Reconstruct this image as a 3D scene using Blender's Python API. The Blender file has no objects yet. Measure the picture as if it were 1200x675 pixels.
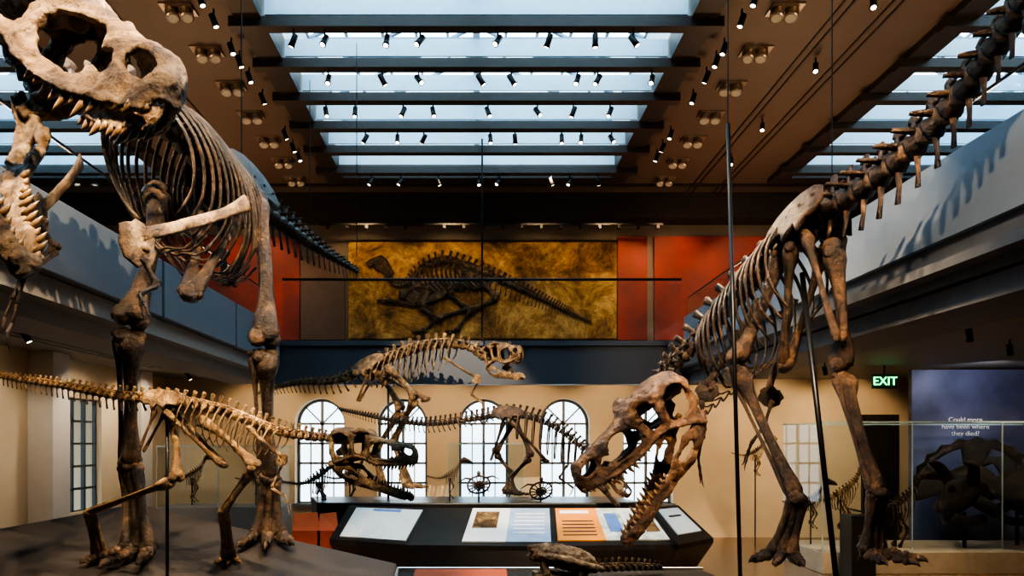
import bpy, math, random, bisect
from mathutils import Vector, Matrix, noise
random.seed(4)
V=Vector
H=2.1; F=800.0; CX=560.0; CY=520.0     # camera height, focal (px of a 1200 wide frame), principal point
DS=1.0
def at(px,py,d):
    d*=DS
    return V(((px-CX)/F*d, d, H-(py-CY)/F*d))
SC=bpy.context.scene
COL=SC.collection
# ------------------------------------------------------------------ materials
def nt(name):
    m=bpy.data.materials.new(name); m.use_nodes=True
    t=m.node_tree; b=t.nodes['Principled BSDF']; return m,t,b
def flat(name,c,rough=.6,metal=0,emis=None,es=0,var=.12,scale=6,bump=0.0):
    if name in bpy.data.materials: return bpy.data.materials[name]
    m,t,b=nt(name)
    n=t.nodes.new('ShaderNodeTexNoise'); n.inputs['Scale'].default_value=scale; n.inputs['Detail'].default_value=6
    tc=t.nodes.new('ShaderNodeTexCoord'); t.links.new(tc.outputs['Object'],n.inputs['Vector'])
    r=t.nodes.new('ShaderNodeValToRGB')
    r.color_ramp.elements[0].position=.3; r.color_ramp.elements[1].position=.7
    r.color_ramp.elements[0].color=(c[0]*(1-var),c[1]*(1-var),c[2]*(1-var),1)
    r.color_ramp.elements[1].color=(c[0]*(1+var),c[1]*(1+var),c[2]*(1+var),1)
    t.links.new(n.outputs['Fac'],r.inputs['Fac']); t.links.new(r.outputs['Color'],b.inputs['Base Color'])
    b.inputs['Roughness'].default_value=rough; b.inputs['Metallic'].default_value=metal
    if emis: b.inputs['Emission Color'].default_value=(*emis,1); b.inputs['Emission Strength'].default_value=es
    if bump:
        bp=t.nodes.new('ShaderNodeBump'); bp.inputs['Strength'].default_value=bump; bp.inputs['Distance'].default_value=.02
        t.links.new(n.outputs['Fac'],bp.inputs['Height']); t.links.new(bp.outputs['Normal'],b.inputs['Normal'])
    return m
def bone_mat(name,dark,mid,light,scale=5,rough=.33):
    m,t,b=nt(name)
    tc=t.nodes.new('ShaderNodeTexCoord')
    n=t.nodes.new('ShaderNodeTexNoise'); n.inputs['Scale'].default_value=scale; n.inputs['Detail'].default_value=10; n.inputs['Roughness'].default_value=.7; n.inputs['Distortion'].default_value=.6
    t.links.new(tc.outputs['Object'],n.inputs['Vector'])
    r=t.nodes.new('ShaderNodeValToRGB'); e=r.color_ramp.elements
    e[0].position=.38; e[0].color=(*dark,1); e[1].position=.66; e[1].color=(*light,1)
    k=e.new(.52); k.color=(*mid,1)
    t.links.new(n.outputs['Fac'],r.inputs['Fac'])
    vo=t.nodes.new('ShaderNodeTexVoronoi'); vo.feature='DISTANCE_TO_EDGE'; vo.inputs['Scale'].default_value=scale*2.2
    n3=t.nodes.new('ShaderNodeTexNoise'); n3.inputs['Scale'].default_value=scale*2; n3.inputs['Detail'].default_value=4
    t.links.new(tc.outputs['Object'],n3.inputs['Vector'])
    mixv=t.nodes.new('ShaderNodeMix'); mixv.data_type='VECTOR'; mixv.inputs[0].default_value=.25
    t.links.new(tc.outputs['Object'],mixv.inputs[4]); t.links.new(n3.outputs['Color'],mixv.inputs[5]); t.links.new(mixv.outputs[1],vo.inputs['Vector'])
    cr_=t.nodes.new('ShaderNodeValToRGB'); cr_.color_ramp.elements[0].position=0; cr_.color_ramp.elements[0].color=(.3,.28,.25,1); cr_.color_ramp.elements[1].position=.04; cr_.color_ramp.elements[1].color=(1,1,1,1)
    t.links.new(vo.outputs['Distance'],cr_.inputs['Fac'])
    mul=t.nodes.new('ShaderNodeMix'); mul.data_type='RGBA'; mul.blend_type='MULTIPLY'; mul.inputs[0].default_value=.8
    t.links.new(r.outputs['Color'],mul.inputs[6]); t.links.new(cr_.outputs['Color'],mul.inputs[7]); t.links.new(mul.outputs[2],b.inputs['Base Color'])
    n2=t.nodes.new('ShaderNodeTexNoise'); n2.inputs['Scale'].default_value=scale*6; n2.inputs['Detail'].default_value=8; n2.inputs['Roughness'].default_value=.7
    t.links.new(tc.outputs['Object'],n2.inputs['Vector'])
    bp=t.nodes.new('ShaderNodeBump'); bp.inputs['Strength'].default_value=1.0; bp.inputs['Distance'].default_value=.03
    t.links.new(n2.outputs['Fac'],bp.inputs['Height']); t.links.new(bp.outputs['Normal'],b.inputs['Normal'])
    b.inputs['Roughness'].default_value=rough
    return m
BONE_A=bone_mat('bone_dark_brown',(.009,.005,.003),(.035,.019,.010),(.14,.082,.043))
BONE_S=bone_mat('bone_skull_tan',(.04,.020,.009),(.19,.115,.058),(.48,.34,.20),scale=4)
BONE_J=bone_mat('bone_golden',(.04,.020,.007),(.18,.10,.04),(.48,.31,.14),scale=7)
BONE_R=bone_mat('bone_redbrown',(.010,.006,.004),(.040,.020,.011),(.16,.088,.045))
BONE_RS=bone_mat('bone_redbrown_skull',(.024,.010,.005),(.10,.046,.02),(.29,.155,.072),scale=5)
BONE_C=bone_mat('bone_case_dark',(.006,.004,.004),(.02,.013,.009),(.055,.035,.022))
BONE_M=bone_mat('bone_mural',(.010,.006,.004),(.035,.02,.011),(.20,.12,.05),scale=9)
TOOTH=flat('tooth_enamel',(.20,.12,.06),.3,var=.3,scale=20)
STEEL=flat('steel_black',(.012,.012,.014),.35,.6)
M_CEIL=flat('ceiling_paint',(.090,.064,.047),.55,var=.05,scale=2)
M_CEILD=flat('ceiling_dark_trim',(.024,.019,.017),.5)
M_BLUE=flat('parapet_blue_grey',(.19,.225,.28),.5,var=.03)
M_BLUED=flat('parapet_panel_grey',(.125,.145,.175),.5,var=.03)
M_FASC=flat('fascia_grey',(.065,.073,.092),.5,var=.04)
M_SOFF=flat('soffit_grey',(.22,.20,.185),.6,var=.04)
M_CREAM=flat('wall_cream',(.60,.48,.33),.7,var=.04,scale=3)
M_UP=flat('wall_upper_brown',(.11,.085,.065),.7,var=.08)
M_RED=flat('panel_red',(.15,.012,.005),.6,var=.45,scale=1.2,bump=.3)
M_WHITE=flat('frame_white',(.70,.74,.78),.5,var=.03)
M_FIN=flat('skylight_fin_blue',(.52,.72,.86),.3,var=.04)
M_DARK=flat('platform_dark',(.028,.024,.023),.42,var=.15,scale=3)
M_CONS=flat('console_dark',(.018,.016,.015),.35,var=.15)
M_FLOOR=flat('floor_polished',(.22,.135,.08),.2,var=.2,scale=3)
M_PURP=flat('mural_purple_blue',(.12,.13,.22),.5,var=.4,scale=1.2)
M_EXIT=flat('exit_green',(.05,.5,.15),.5,emis=(.1,1,.35),es=3.5)
M_PW=flat('panel_white',(.66,.68,.70),.4,var=.05)
M_PO=flat('panel_orange',(.72,.27,.05),.4,var=.05)
M_PB=flat('panel_blue',(.12,.22,.50),.4,var=.2)
M_PR=flat('panel_redorange',(.50,.09,.03),.4,var=.1)
M_TXT=flat('ink_dark',(.03,.03,.04),.6)
M_TXTW=flat('ink_white',(.85,.85,.85),.6)
M_LAMP=flat('lamp_lens',(1,.85,.6),.4,emis=(1,.84,.64),es=9)
M_METAL=flat('fixture_metal',(.30,.25,.20),.35,.7)
def gold():
    m,t,b=nt('mural_gold_slab')
    tc=t.nodes.new('ShaderNodeTexCoord')
    n=t.nodes.new('ShaderNodeTexNoise'); n.inputs['Scale'].default_value=1.1; n.inputs['Detail'].default_value=14; n.inputs['Roughness'].default_value=.8; n.inputs['Distortion'].default_value=.4
    t.links.new(tc.outputs['Object'],n.inputs['Vector'])
    r=t.nodes.new('ShaderNodeValToRGB'); e=r.color_ramp.elements
    e[0].position=.40; e[0].color=(.045,.02,.008,1); e[1].position=.61; e[1].color=(.60,.38,.14,1); k=e.new(.5); k.color=(.27,.14,.037,1)
    t.links.new(n.outputs['Fac'],r.inputs['Fac']); t.links.new(r.outputs['Color'],b.inputs['Base Color'])
    bp=t.nodes.new('ShaderNodeBump'); bp.inputs['Strength'].default_value=1; bp.inputs['Distance'].default_value=.2
    t.links.new(n.outputs['Fac'],bp.inputs['Height']); t.links.new(bp.outputs['Normal'],b.inputs['Normal'])
    b.inputs['Roughness'].default_value=.45
    return m
M_GOLD=gold()
def glass(name,tint=(.9,.96,1),k=.09,base=.02):
    m=bpy.data.materials.new(name); m.use_nodes=True; t=m.node_tree; t.nodes.clear()
    o=t.nodes.new('ShaderNodeOutputMaterial'); mx=t.nodes.new('ShaderNodeMixShader')
    tr=t.nodes.new('ShaderNodeBsdfTransparent'); tr.inputs[0].default_value=(*tint,1)
    g=t.nodes.new('ShaderNodeBsdfGlossy'); g.inputs['Roughness'].default_value=.03
    lw=t.nodes.new('ShaderNodeLayerWeight'); lw.inputs[0].default_value=.25
    ml=t.nodes.new('ShaderNodeMath'); ml.operation='MULTIPLY_ADD'; ml.inputs[1].default_value=k; ml.inputs[2].default_value=base
    t.links.new(lw.outputs['Fresnel'],ml.inputs[0])
    t.links.new(ml.outputs[0],mx.inputs[0]); t.links.new(tr.outputs[0],mx.inputs[1]); t.links.new(g.outputs[0],mx.inputs[2]); t.links.new(mx.outputs[0],o.inputs[0])
    return m
M_GLASS=glass('glass_clear')
# ------------------------------------------------------------------ mesh helpers
class MB:
    def __init__(s): s.v=[]; s.f=[]
    def quad(s,a,b,c,d):
        i=len(s.v); s.v+= [V(a),V(b),V(c),V(d)]; s.f.append((i,i+1,i+2,i+3))
    def box(s,x0,x1,y0,y1,z0,z1):
        i=len(s.v)
        s.v+=[V((x,y,z)) for z in (z0,z1) for y in (y0,y1) for x in (x0,x1)]
        for f in ((0,2,3,1),(4,5,7,6),(0,1,5,4),(2,6,7,3),(0,4,6,2),(1,3,7,5)): s.f.append(tuple(i+k for k in f))
    def prism(s,pts,zf):
        n=len(pts); i=len(s.v)
        s.v+=[V(p) for p in pts]+[V((p[0],p[1],zf)) for p in pts]
        s.f.append(tuple(range(i,i+n))); s.f.append(tuple(range(i+2*n-1,i+n-1,-1)))
        for k in range(n): s.f.append((i+k,i+n+k,i+n+(k+1)%n,i+(k+1)%n))
    def tube(s,pts,rads,n=8,ref=None,jit=0):
        m=len(pts); i0=len(s.v)
        if ref is None:
            d=(pts[-1]-pts[0])
            ref=V((0,0,1)) if abs(d.normalized().z)<.8 else V((1,0,0))
        for k,p in enumerate(pts):
            t=(pts[min(k+1,m-1)]-pts[max(k-1,0)])
            t=t.normalized() if t.length>1e-9 else V((0,0,1))
            a=ref-t*ref.dot(t)
            if a.length<1e-4: a=t.orthogonal()
            a.normalize(); b=t.cross(a)
            r=rads[k] if hasattr(rads,'__len__') else rads
            ra,rb=(r if hasattr(r,'__len__') else (r,r))
            for j in range(n):
                th=2*math.pi*j/n
                q=1+(random.uniform(-jit,jit) if jit else 0)
                s.v.append(p+a*(ra*q*math.cos(th))+b*(rb*q*math.sin(th)))
        for k in range(m-1):
            for j in range(n):
                s.f.append((i0+k*n+j,i0+k*n+(j+1)%n,i0+(k+1)*n+(j+1)%n,i0+(k+1)*n+j))
        s.f.append(tuple(i0+j for j in reversed(range(n)))); s.f.append(tuple(i0+(m-1)*n+j for j in range(n)))
    def cyl(s,a,b,r,n=10): s.tube([V(a),V(b)],[r,r],n)
    def blob(s,c,r,n=8):
        r=V(r) if hasattr(r,'__len__') else V((r,r,r)); i0=len(s.v); m=6
        s.v.append(c+V((0,0,r.z)))
        for k in range(1,m):
            ph=math.pi*k/m
            for j in range(n):
                th=2*math.pi*j/n; s.v.append(c+V((r.x*math.sin(ph)*math.cos(th),r.y*math.sin(ph)*math.sin(th),r.z*math.cos(ph))))
        s.v.append(c-V((0,0,r.z))); last=len(s.v)-1
        for j in range(n): s.f.append((i0,i0+1+j,i0+1+(j+1)%n)); s.f.append((last,i0+1+(m-2)*n+(j+1)%n,i0+1+(m-2)*n+j))
        for k in range(m-2):
            for j in range(n): s.f.append((i0+1+k*n+j,i0+1+(k+1)*n+j,i0+1+(k+1)*n+(j+1)%n,i0+1+k*n+(j+1)%n))
    def obj(s,name,mat,parent=None,smooth=False,bevel=0):
        me=bpy.data.meshes.new(name)
        me.from_pydata([tuple(v) for v in s.v],[],s.f); me.update()
        if smooth: me.polygons.foreach_set('use_smooth',[True]*len(me.polygons))
        me.materials.append(mat)
        o=bpy.data.objects.new(name,me); COL.objects.link(o)
        if parent: o.parent=parent
        if bevel:
            md=o.modifiers.new('bevel','BEVEL'); md.width=bevel; md.segments=2; md.limit_method='ANGLE'
        return o
def empty(name,loc=(0,0,0)):
    e=bpy.data.objects.new(name,None); COL.objects.link(e); e.empty_display_size=.2; return e
def box(name,x0,x1,y0,y1,z0,z1,mat,parent=None,bevel=0):
    m=MB(); m.box(x0,x1,y0,y1,z0,z1); return m.obj(name,mat,parent,bevel=bevel)
def cr(pts,n):
    out=[]; m=len(pts)
    for i in range(m-1):
        p0=pts[max(i-1,0)];p1=pts[i];p2=pts[i+1];p3=pts[min(i+2,m-1)]
        for k in range(n):
            t=k/n
            out.append(tuple(.5*((2*b)+(-a+c)*t+(2*a-5*b+4*c-d)*t*t+(-a+3*b-3*c+d)*t**3) for a,b,c,d in zip(p0,p1,p2,p3)))
    out.append(tuple(pts[-1])); return out
def crv(pts,n): return [V(p) for p in cr([tuple(p) for p in pts],n)]
# ------------------------------------------------------------------ bones
def longbone(mb,a,b,r,f1=1.7,f2=1.6,n=10,bow=0.0,ref=None):
    a=V(a);b=V(b); d=b-a; L=d.length
    side=d.cross(V((0,1,0.2))).normalized() if d.length>0 else V((1,0,0))
    prof=[(0,.35*f1),(.02,.8*f1),(.07,f1),(.13,.9*f1),(.20,1.1),(.32,.85),(.5,.75),(.65,.82),(.78,1.05),(.87,.9*f2),(.94,f2),(.98,.8*f2),(1,.35*f2)]
    pts=[a+d*t+side*(bow*L*math.sin(math.pi*t)) for t,_ in prof]
    mb.tube(pts,[r*q for t,q in prof],n,ref=ref,jit=.11)
    if r>.02:
        dn=d.normalized(); o=dn.orthogonal().normalized()
        for s in (1,-1):
            mb.blob(b-dn*r*.6+o*s*r*f2*.5,r*f2*.72,7); mb.blob(a+dn*r*.6+o*s*r*f1*.45,r*f1*.66,7)
def vertebra(mb,p,t,up,r,L,hs,tw,ch):
    lat=t.cross(up).normalized(); up=lat.cross(t).normalized()
    mb.tube([p-t*L*.48,p-t*L*.40,p,p+t*L*.40,p+t*L*.48],[r*.8,r,r*.62,r,r*.8],10,ref=up)
    mb.tube([p+up*r*.4,p+up*r*1.5],[(r*.5,L*.36),(r*.42,L*.3)],6,ref=lat)
    if hs>0:
        tip=p+up*(r+hs)+t*L*.18
        mb.tube([p+up*r*1.0,p+up*(r+hs*.5)+t*L*.05,p+up*(r+hs*.88)+t*L*.14,tip],[(r*.22,L*.24),(r*.13,L*.20),(r*.2,L*.28),(r*.14,L*.2)],7,ref=lat,jit=.15)
    if tw>0:
        for s in (1,-1):
            mb.tube([p+up*r*.7+lat*s*r*.3,p+up*r*.85+lat*s*(r*.5+tw*.5)+t*L*.1,p+up*r*.95+lat*s*(r*.5+tw)+t*L*.2],[(r*.2,L*.2),(r*.14,L*.18),(r*.1,L*.12)],6,ref=up,jit=.1)
    for s in (1,-1):
        mb.tube([p+up*r*1.2+lat*s*r*.35-t*L*.2,p+up*r*1.35+lat*s*r*.4-t*L*.75],[r*.2,r*.13],5)
    if ch>0:
        mb.tube([p-up*r*.9+t*L*.45,p-up*(r+ch*.5)+t*L*.6,p-up*(r+ch)+t*L*.85],[(r*.3,r*.2),(r*.14,r*.2),(r*.12,r*.3)],6,ref=lat,jit=.1)
class Spine:
    def __init__(s,keys):
        raw=[(k[0].x,k[0].y,k[0].z,k[1],k[2],k[3],k[4]) for k in keys]
        s.d=cr(raw,24); s.arc=[0]
        for a,b in zip(s.d,s.d[1:]): s.arc.append(s.arc[-1]+(V(b[:3])-V(a[:3])).length)
        s.L=s.arc[-1]
    def at(s,q):
        q=max(0,min(s.L,q))
        i=min(max(bisect.bisect_right(s.arc,q)-1,0),len(s.d)-2)
        f=(q-s.arc[i])/max(1e-9,s.arc[i+1]-s.arc[i]); a=s.d[i];b=s.d[i+1]
        v=[x+(y-x)*f for x,y in zip(a,b)]
        j=max(0,i-4); k=min(len(s.d)-1,i+5)
        t=(V(s.d[k][:3])-V(s.d[j][:3])).normalized()
        return V(v[:3]),t,v[3:]
    def build(s,mb,k=1.75):
        q=0
        while q<s.L:
            p,t,(r,hs,tw,ch)=s.at(q); r=max(r,.008); L=k*r
            vertebra(mb,p,t,V((0,0,1)),r,L,max(hs,0),max(tw,0),max(ch,0)); q+=L*1.04
def ribs(mb,sp,q0,q1,n,D,W,thick,sweep=.35,end=.5):
    for i in range(n):
        f=i/(n-1); q=q0+(q1-q0)*f
        p,t,(r,_,_,_)=sp.at(q)
        env=.62+.38*math.sin(math.pi*min(1,max(0,.12+f*.80)))
        if f>.82: env*=1-(f-.82)*2.2
        d=D*env*random.uniform(.96,1.03); w=W*(.7+.3*math.sin(math.pi*(.15+.7*f)))
        up=V((0,0,1)); lat=t.cross(up).normalized()
        sw=t*1.0
        for s in (1,-1):
            pts=[p+up*r*.5+lat*s*r*.6, p+up*r*1.1+lat*s*w*.45+sw*d*sweep*.08, p-up*d*.12+lat*s*w*.86+sw*d*sweep*.3,
                 p-up*d*.42+lat*s*w*1.0+sw*d*sweep*.6, p-up*d*.75+lat*s*w*.86+sw*d*sweep*.85, p-up*d+lat*s*w*end+sw*d*sweep*(.9+random.uniform(-.03,.05))]
            c=crv(pts,4); m=len(c)
            mb.tube(c,[(thick*(1.0-.45*k/m),thick*(.62-.2*k/m)) for k in range(m)],7,ref=sw,jit=.08)
            mb.tube([p+up*r*.0+lat*s*r*.7,pts[1]],[thick*.7,thick*.6],5)
def gastralia(mb,sp,q0,q1,n,D,W,thick):
    for i in range(n):
        f=i/(n-1); p,t,_=sp.at(q0+(q1-q0)*f); up=V((0,0,1)); lat=t.cross(up).normalized()
        b=p-up*D*(1-.1*f)+t*D*.25
        mb.tube(crv([b+lat*W*.55+up*.12*D,b+lat*W*.25,b-t*.05,b-lat*W*.25,b-lat*W*.55+up*.12*D],3),thick,5)
def plate(mb,c2,org,ax,ay,th):
    nrm=ax.cross(ay).normalized(); n=len(c2)
    cxm=sum(p[0] for p in c2)/n; cym=sum(p[1] for p in c2)/n
    i0=len(mb.v)
    for s in (1,-1):
        for sc,tt in ((1.0,.25),(.93,.8),(.5,.7)):
            for p in c2:
                mb.v.append(org+ax*(cxm+(p[0]-cxm)*sc)+ay*(cym+(p[1]-cym)*sc)+nrm*s*th*tt*.5)
    for s in (0,1):
        b=i0+s*3*n
        for k in (0,1):
            for j in range(n):
                f=(b+k*n+j,b+k*n+(j+1)%n,b+(k+1)*n+(j+1)%n,b+(k+1)*n+j)
                mb.f.append(f if s==0 else f[::-1])
        f=tuple(b+2*n+j for j in range(n)); mb.f.append(f if s==0 else f[::-1])
    for j in range(n): mb.f.append((i0+(j+1)%n,i0+j,i0+3*n+j,i0+3*n+(j+1)%n))
def ellpts(n=20): return [(math.cos(2*math.pi*i/n),math.sin(2*math.pi*i/n)) for i in range(n)]
ILIUM=[(-1,.0),(-.95,.28),(-.7,.48),(-.3,.58),(.15,.58),(.6,.5),(.95,.3),(1.05,.02),(.9,-.15),(.6,-.1),(.35,-.12),(.25,-.42),(.1,-.25),(-.08,-.22),(-.2,-.25),(-.32,-.5),(-.5,-.2),(-.8,-.25)]
def claw(mb,a,d,up,L,r):
    mb.tube([a,a+d*L*.4+up*L*.06,a+d*L*.8-up*L*.08,a+d*L-up*L*.3],[(r*1.05,r*.8),(r*.95,r*.65),(r*.5,r*.35),(r*.06,r*.06)],7,ref=up)
def foot(mb,ankle,mtp,fwd,S,r):
    fwd=V((fwd[0],fwd[1],0)).normalized(); side=fwd.cross(V((0,0,1)))
    mb.blob(ankle,(r*1.5,r*1.5,r*1.1))
    for k,sp,Ln in ((-1,-.42,.82),(0,0,1.0),(1,.42,.85)):
        b=mtp+side*k*r*1.35
        longbone(mb,ankle+side*k*r*.75,b,r*.72,1.25,1.5,8)
        d=(fwd+side*sp).normalized(); p=b.copy(); g=(mtp.z-r*1.2)
        for j in range(3):
            l=S*Ln*(.36,.27,.2)[j]; nz=g+(r*.9,r*.75,r*.6)[j]
            q=p+d*l; q.z=nz
            longbone(mb,p,q,r*(.62,.5,.42)[j],1.45,1.4,8); p=q
        claw(mb,p,d,V((0,0,1)),S*.24*Ln,r*.5)
    h=ankle.lerp(mtp,.75)-fwd*r*1.1+side*r
    longbone(mb,h,h-V((0,0,r*2.2)),r*.35,1.3,1.2,6); claw(mb,h-V((0,0,r*2.2)),-fwd*.2-V((0,0,1)),fwd,r*1.5,r*.3)
def leg(mb,hip,knee,ankle,mtp,fwd,r,S):
    hip,knee,ankle,mtp=map(V,(hip,knee,ankle,mtp))
    longbone(mb,hip,knee,r*1.1,1.5,1.6,12,bow=.04)
    mb.blob(hip,r*1.45)
    F_=V((fwd[0],fwd[1],0)).normalized(); side=F_.cross(V((0,0,1)))
    k2=knee+(ankle-knee).normalized()*r*1.1
    mb.tube([k2+F_*r*.9-V((0,0,r*.2)),k2+(ankle-k2)*.22+F_*r*.5],[(r*.8,r*.35),(r*.2,r*.2)],7)
    longbone(mb,k2-side*r*.1,ankle,r*.92,1.75,1.35,12)
    longbone(mb,k2+side*r*1.45,ankle+side*r*1.1,r*.36,1.9,1.4,8)
    foot(mb,ankle,mtp,fwd,S,r)
def arm(mb,sh,el,wr,tip,r):
    sh,el,wr,tip=map(V,(sh,el,wr,tip))
    longbone(mb,sh,el,r,1.6,1.5,8); d=(wr-el).normalized(); s=d.orthogonal().normalized()*r*.7
    longbone(mb,el+s,wr+s*.8,r*.6,1.4,1.3,7); longbone(mb,el-s,wr-s*.8,r*.55,1.4,1.3,7)
    for k in (1,-1):
        m=wr.lerp(tip,.45)+s*k; longbone(mb,wr+s*k*.6,m,r*.5,1.3,1.3,6); m2=wr.lerp(tip,.75)+s*k*1.6; longbone(mb,m,m2,r*.42,1.2,1.2,6)
        dd=(tip-wr).normalized(); claw(mb,m2,dd,s.normalized()*k*-1,(tip-wr).length*.4,r*.5)
# ------------------------------------------------------------------ theropod skull
def interp(tab,u):
    for a,b in zip(tab,tab[1:]):
        if u<=b[0]:
            f=(u-a[0])/(b[0]-a[0]); f=f*f*(3-2*f); return a[1]+(b[1]-a[1])*f
    return tab[-1][1]
TOP=[(0,.10),(.02,.21),(.07,.275),(.15,.295),(.25,.315),(.38,.345),(.50,.375),(.57,.43),(.62,.465),(.68,.435),(.74,.46),(.85,.50),(.95,.49),(1,.40)]
BOT=[(0,.05),(.05,.02),(.15,.0),(.28,-.02),(.42,-.005),(.52,.03),(.62,.09),(.72,.10),(.80,.04),(.90,-.03),(1,.12)]
WID=[(0,.035),(.05,.07),(.15,.085),(.3,.10),(.45,.135),(.58,.19),(.7,.245),(.82,.27),(.92,.26),(1,.22)]
HOLES=[(.115,.185,.066,.048,.25),(.245,.15,.036,.050,-.2),(.405,.175,.122,.122,-.25),(.635,.285,.054,.140,.12),(.845,.255,.094,.155,-.12)]
JTOP=[(0,-.02),(.1,-.03),(.3,-.05),(.5,-.035),(.65,.01),(.75,.05),(.86,.02),(.95,-.01),(1,.0)]
JBOT=[(0,-.07),(.03,-.12),(.12,-.14),(.3,-.145),(.5,-.165),(.65,-.18),(.8,-.14),(.93,-.08),(1,-.05)]
JHOLES=[(.70,-.055,.085,.040,.1)]
def skull(name,hinge,tip,upv,gape,mat,parent,deep=1.0,wide=1.0,fine=False,tooth=1.0,NU=64,NV=34):
    hinge=V(hinge); tip=V(tip)
    S=(tip-hinge).length/.93; Fd=(tip-hinge).normalized()
    U=(V(upv)-Fd*V(upv).dot(Fd)).normalized(); Lt=Fd.cross(U)
    def pos(u,v,w): return hinge+Fd*(.93-u)*S+U*(v)*S*deep+Lt*w*S*wide
    def grid(mb,topt,bott,holes,closed,shrink=1.0,R=None):
        for s in (1,-1):
            vid={}; uvs={}
            for i in range(NU+1):
                for j in range(NV+1):
                    u=i/NU; t=j/NV; b=interp(bott,u); tp=interp(topt,u); uvs[i,j]=[u,b+(tp-b)*t]
            keep=[]
            def hq(u,v,h):
                hx,hy,rx,ry,an=h; dx=u-hx;dy=v-hy; a=dx*math.cos(an)+dy*math.sin(an); c=-dx*math.sin(an)+dy*math.cos(an)
                return a,c,((abs(a)/rx)**2.5+(abs(c)/ry)**2.5)**.4
            for i in range(NU):
                for j in range(NV):
                    cu=sum(uvs[i+a,j+b][0] for a in(0,1) for b in(0,1))/4; cv=sum(uvs[i+a,j+b][1] for a in(0,1) for b in(0,1))/4
                    if all(hq(cu,cv,h)[2]>=1 for h in holes): keep.append((i,j))
            used=set()
            for i,j in keep: used|={(i,j),(i+1,j),(i,j+1),(i+1,j+1)}
            for k in used:
                u,v=uvs[k]
                for h in holes:
                    a,c,q=hq(u,v,h); hx,hy,rx,ry,an=h
                    if 1e-3<q<1:
                        a/=q;c/=q; u=hx+a*math.cos(an)-c*math.sin(an); v=hy+a*math.sin(an)+c*math.cos(an)
                b=interp(bott,u); tp=interp(topt,u); t=max(0,min(1,(v-b)/(tp-b)))
                w=interp(WID,u)*shrink
                if closed:
                    f=1.0-.12*(1-t)
                    tc=.66 if u<.5 else .84
                    if t>tc: f*=math.sqrt(max(0,1-((t-tc)/(1-tc))**2))*.97
                    a,c,q=hq(u,v,HOLES[2])
                    if q<1.5: f*=1-.2*(1.5-q)
                else: f=.92+.1*math.sin(math.pi*t)
                P=pos(u,v,s*w*f)
                P=P+Lt*s*S*.012*noise.noise(V((u*9,v*9,s*3)))+U*S*.008*noise.noise(V((u*14,v*14,5)))
                if R: P=hinge+R@(P-hinge)
                vid[k]=len(mb.v); mb.v.append(P)
            for i,j in keep:
                f=(vid[i,j],vid[i+1,j],vid[i+1,j+1],vid[i,j+1])
                mb.f.append(f if s==1 else f[::-1])
    def finish(mb,nm,th,extra=None):
        o=mb.obj(nm,mat,parent,smooth=True)
        w=o.modifiers.new('w','WELD'); w.merge_threshold=.002*S
        sd=o.modifiers.new('s','SOLIDIFY'); sd.thickness=th*S; sd.offset=0; sd.use_rim=True
        if fine:
            bpy.context.view_layer.update()
            dg=bpy.context.evaluated_depsgraph_get(); me=bpy.data.meshes.new_from_object(o.evaluated_get(dg))
            if extra:
                n0=len(me.vertices); vv=[v.co.copy() for v in me.vertices]+extra.v; ff=[tuple(p.vertices) for p in me.polygons]+[tuple(n0+i for i in f) for f in extra.f]
                me=bpy.data.meshes.new(nm); me.from_pydata([tuple(v) for v in vv],[],ff); me.update(); me.materials.append(mat)
            o.modifiers.clear(); o.data=me
            rm=o.modifiers.new('r','REMESH'); rm.mode='VOXEL'; rm.voxel_size=.0085*S; rm.use_smooth_shade=True
            sm=o.modifiers.new('sm','SMOOTH'); sm.factor=.6; sm.iterations=4
            for k,(sc,st) in enumerate(((.16,.03),(.05,.02),(.018,.009))):
                tx=bpy.data.textures.new(nm+'_rugosity_%d'%k,'CLOUDS'); tx.noise_scale=sc*S; tx.noise_depth=3
                dm=o.modifiers.new('d%d'%k,'DISPLACE'); dm.texture=tx; dm.texture_coords='LOCAL'; dm.strength=st*S; dm.mid_level=.5
        else:
            sb=o.modifiers.new('ss','SUBSURF'); sb.levels=1; sb.render_levels=1
            if extra: extra.obj('braincase',mat,parent,smooth=True)
        return o
    cran=MB(); grid(cran,TOP,BOT,HOLES,True)
    ex=MB()
    ex.tube([pos(.99,.34,0),pos(.85,.36,0),pos(.7,.36,0),pos(.6,.33,0)],[(.07*S,.09*S),(.08*S,.08*S),(.06*S,.05*S),(.04*S,.04*S)],10)
    ex.tube([pos(.97,.36,.21),pos(.99,.40,0),pos(.97,.36,-.21)],[.03*S,.05*S,.03*S],8)
    for s in (1,-1):
        ex.tube([pos(.54,.41,s*.14),pos(.60,.45,s*.18),pos(.64,.46,s*.2),pos(.70,.43,s*.215),pos(.76,.45,s*.2)],[.015*S,.034*S,.038*S,.026*S,.012*S],8)
        ex.tube([pos(.9,.0,s*.25),pos(.93,-.03,s*.24),pos(.95,.0,s*.2)],[.03*S,.045*S,.03*S],8)
        ex.tube([pos(.1,.05,s*.05),pos(.4,.06,s*.08),pos(.7,.1,s*.12),pos(.9,.05,s*.2)],[(.01*S,.03*S),(.01*S,.04*S),(.01*S,.03*S),(.02*S,.02*S)],8)
        ex.tube(crv([pos(.55,.06,s*.18),pos(.68,.10,s*.24),pos(.80,.05,s*.27),pos(.92,.0,s*.262)],3),.020*S,7)
        ex.tube(crv([pos(.02,.03,s*.045),pos(.15,.01,s*.088),pos(.3,-.005,s*.107),pos(.45,.005,s*.135),pos(.56,.05,s*.18)],3),.017*S,7)
        ex.tube(crv([pos(.49,.36,s*.09),pos(.535,.28,s*.155),pos(.555,.15,s*.17),pos(.56,.06,s*.18)],3),.020*S,7)
        ex.tube(crv([pos(.71,.43,s*.2),pos(.725,.3,s*.235),pos(.70,.17,s*.245),pos(.70,.10,s*.245)],3),.022*S,7)
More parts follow.
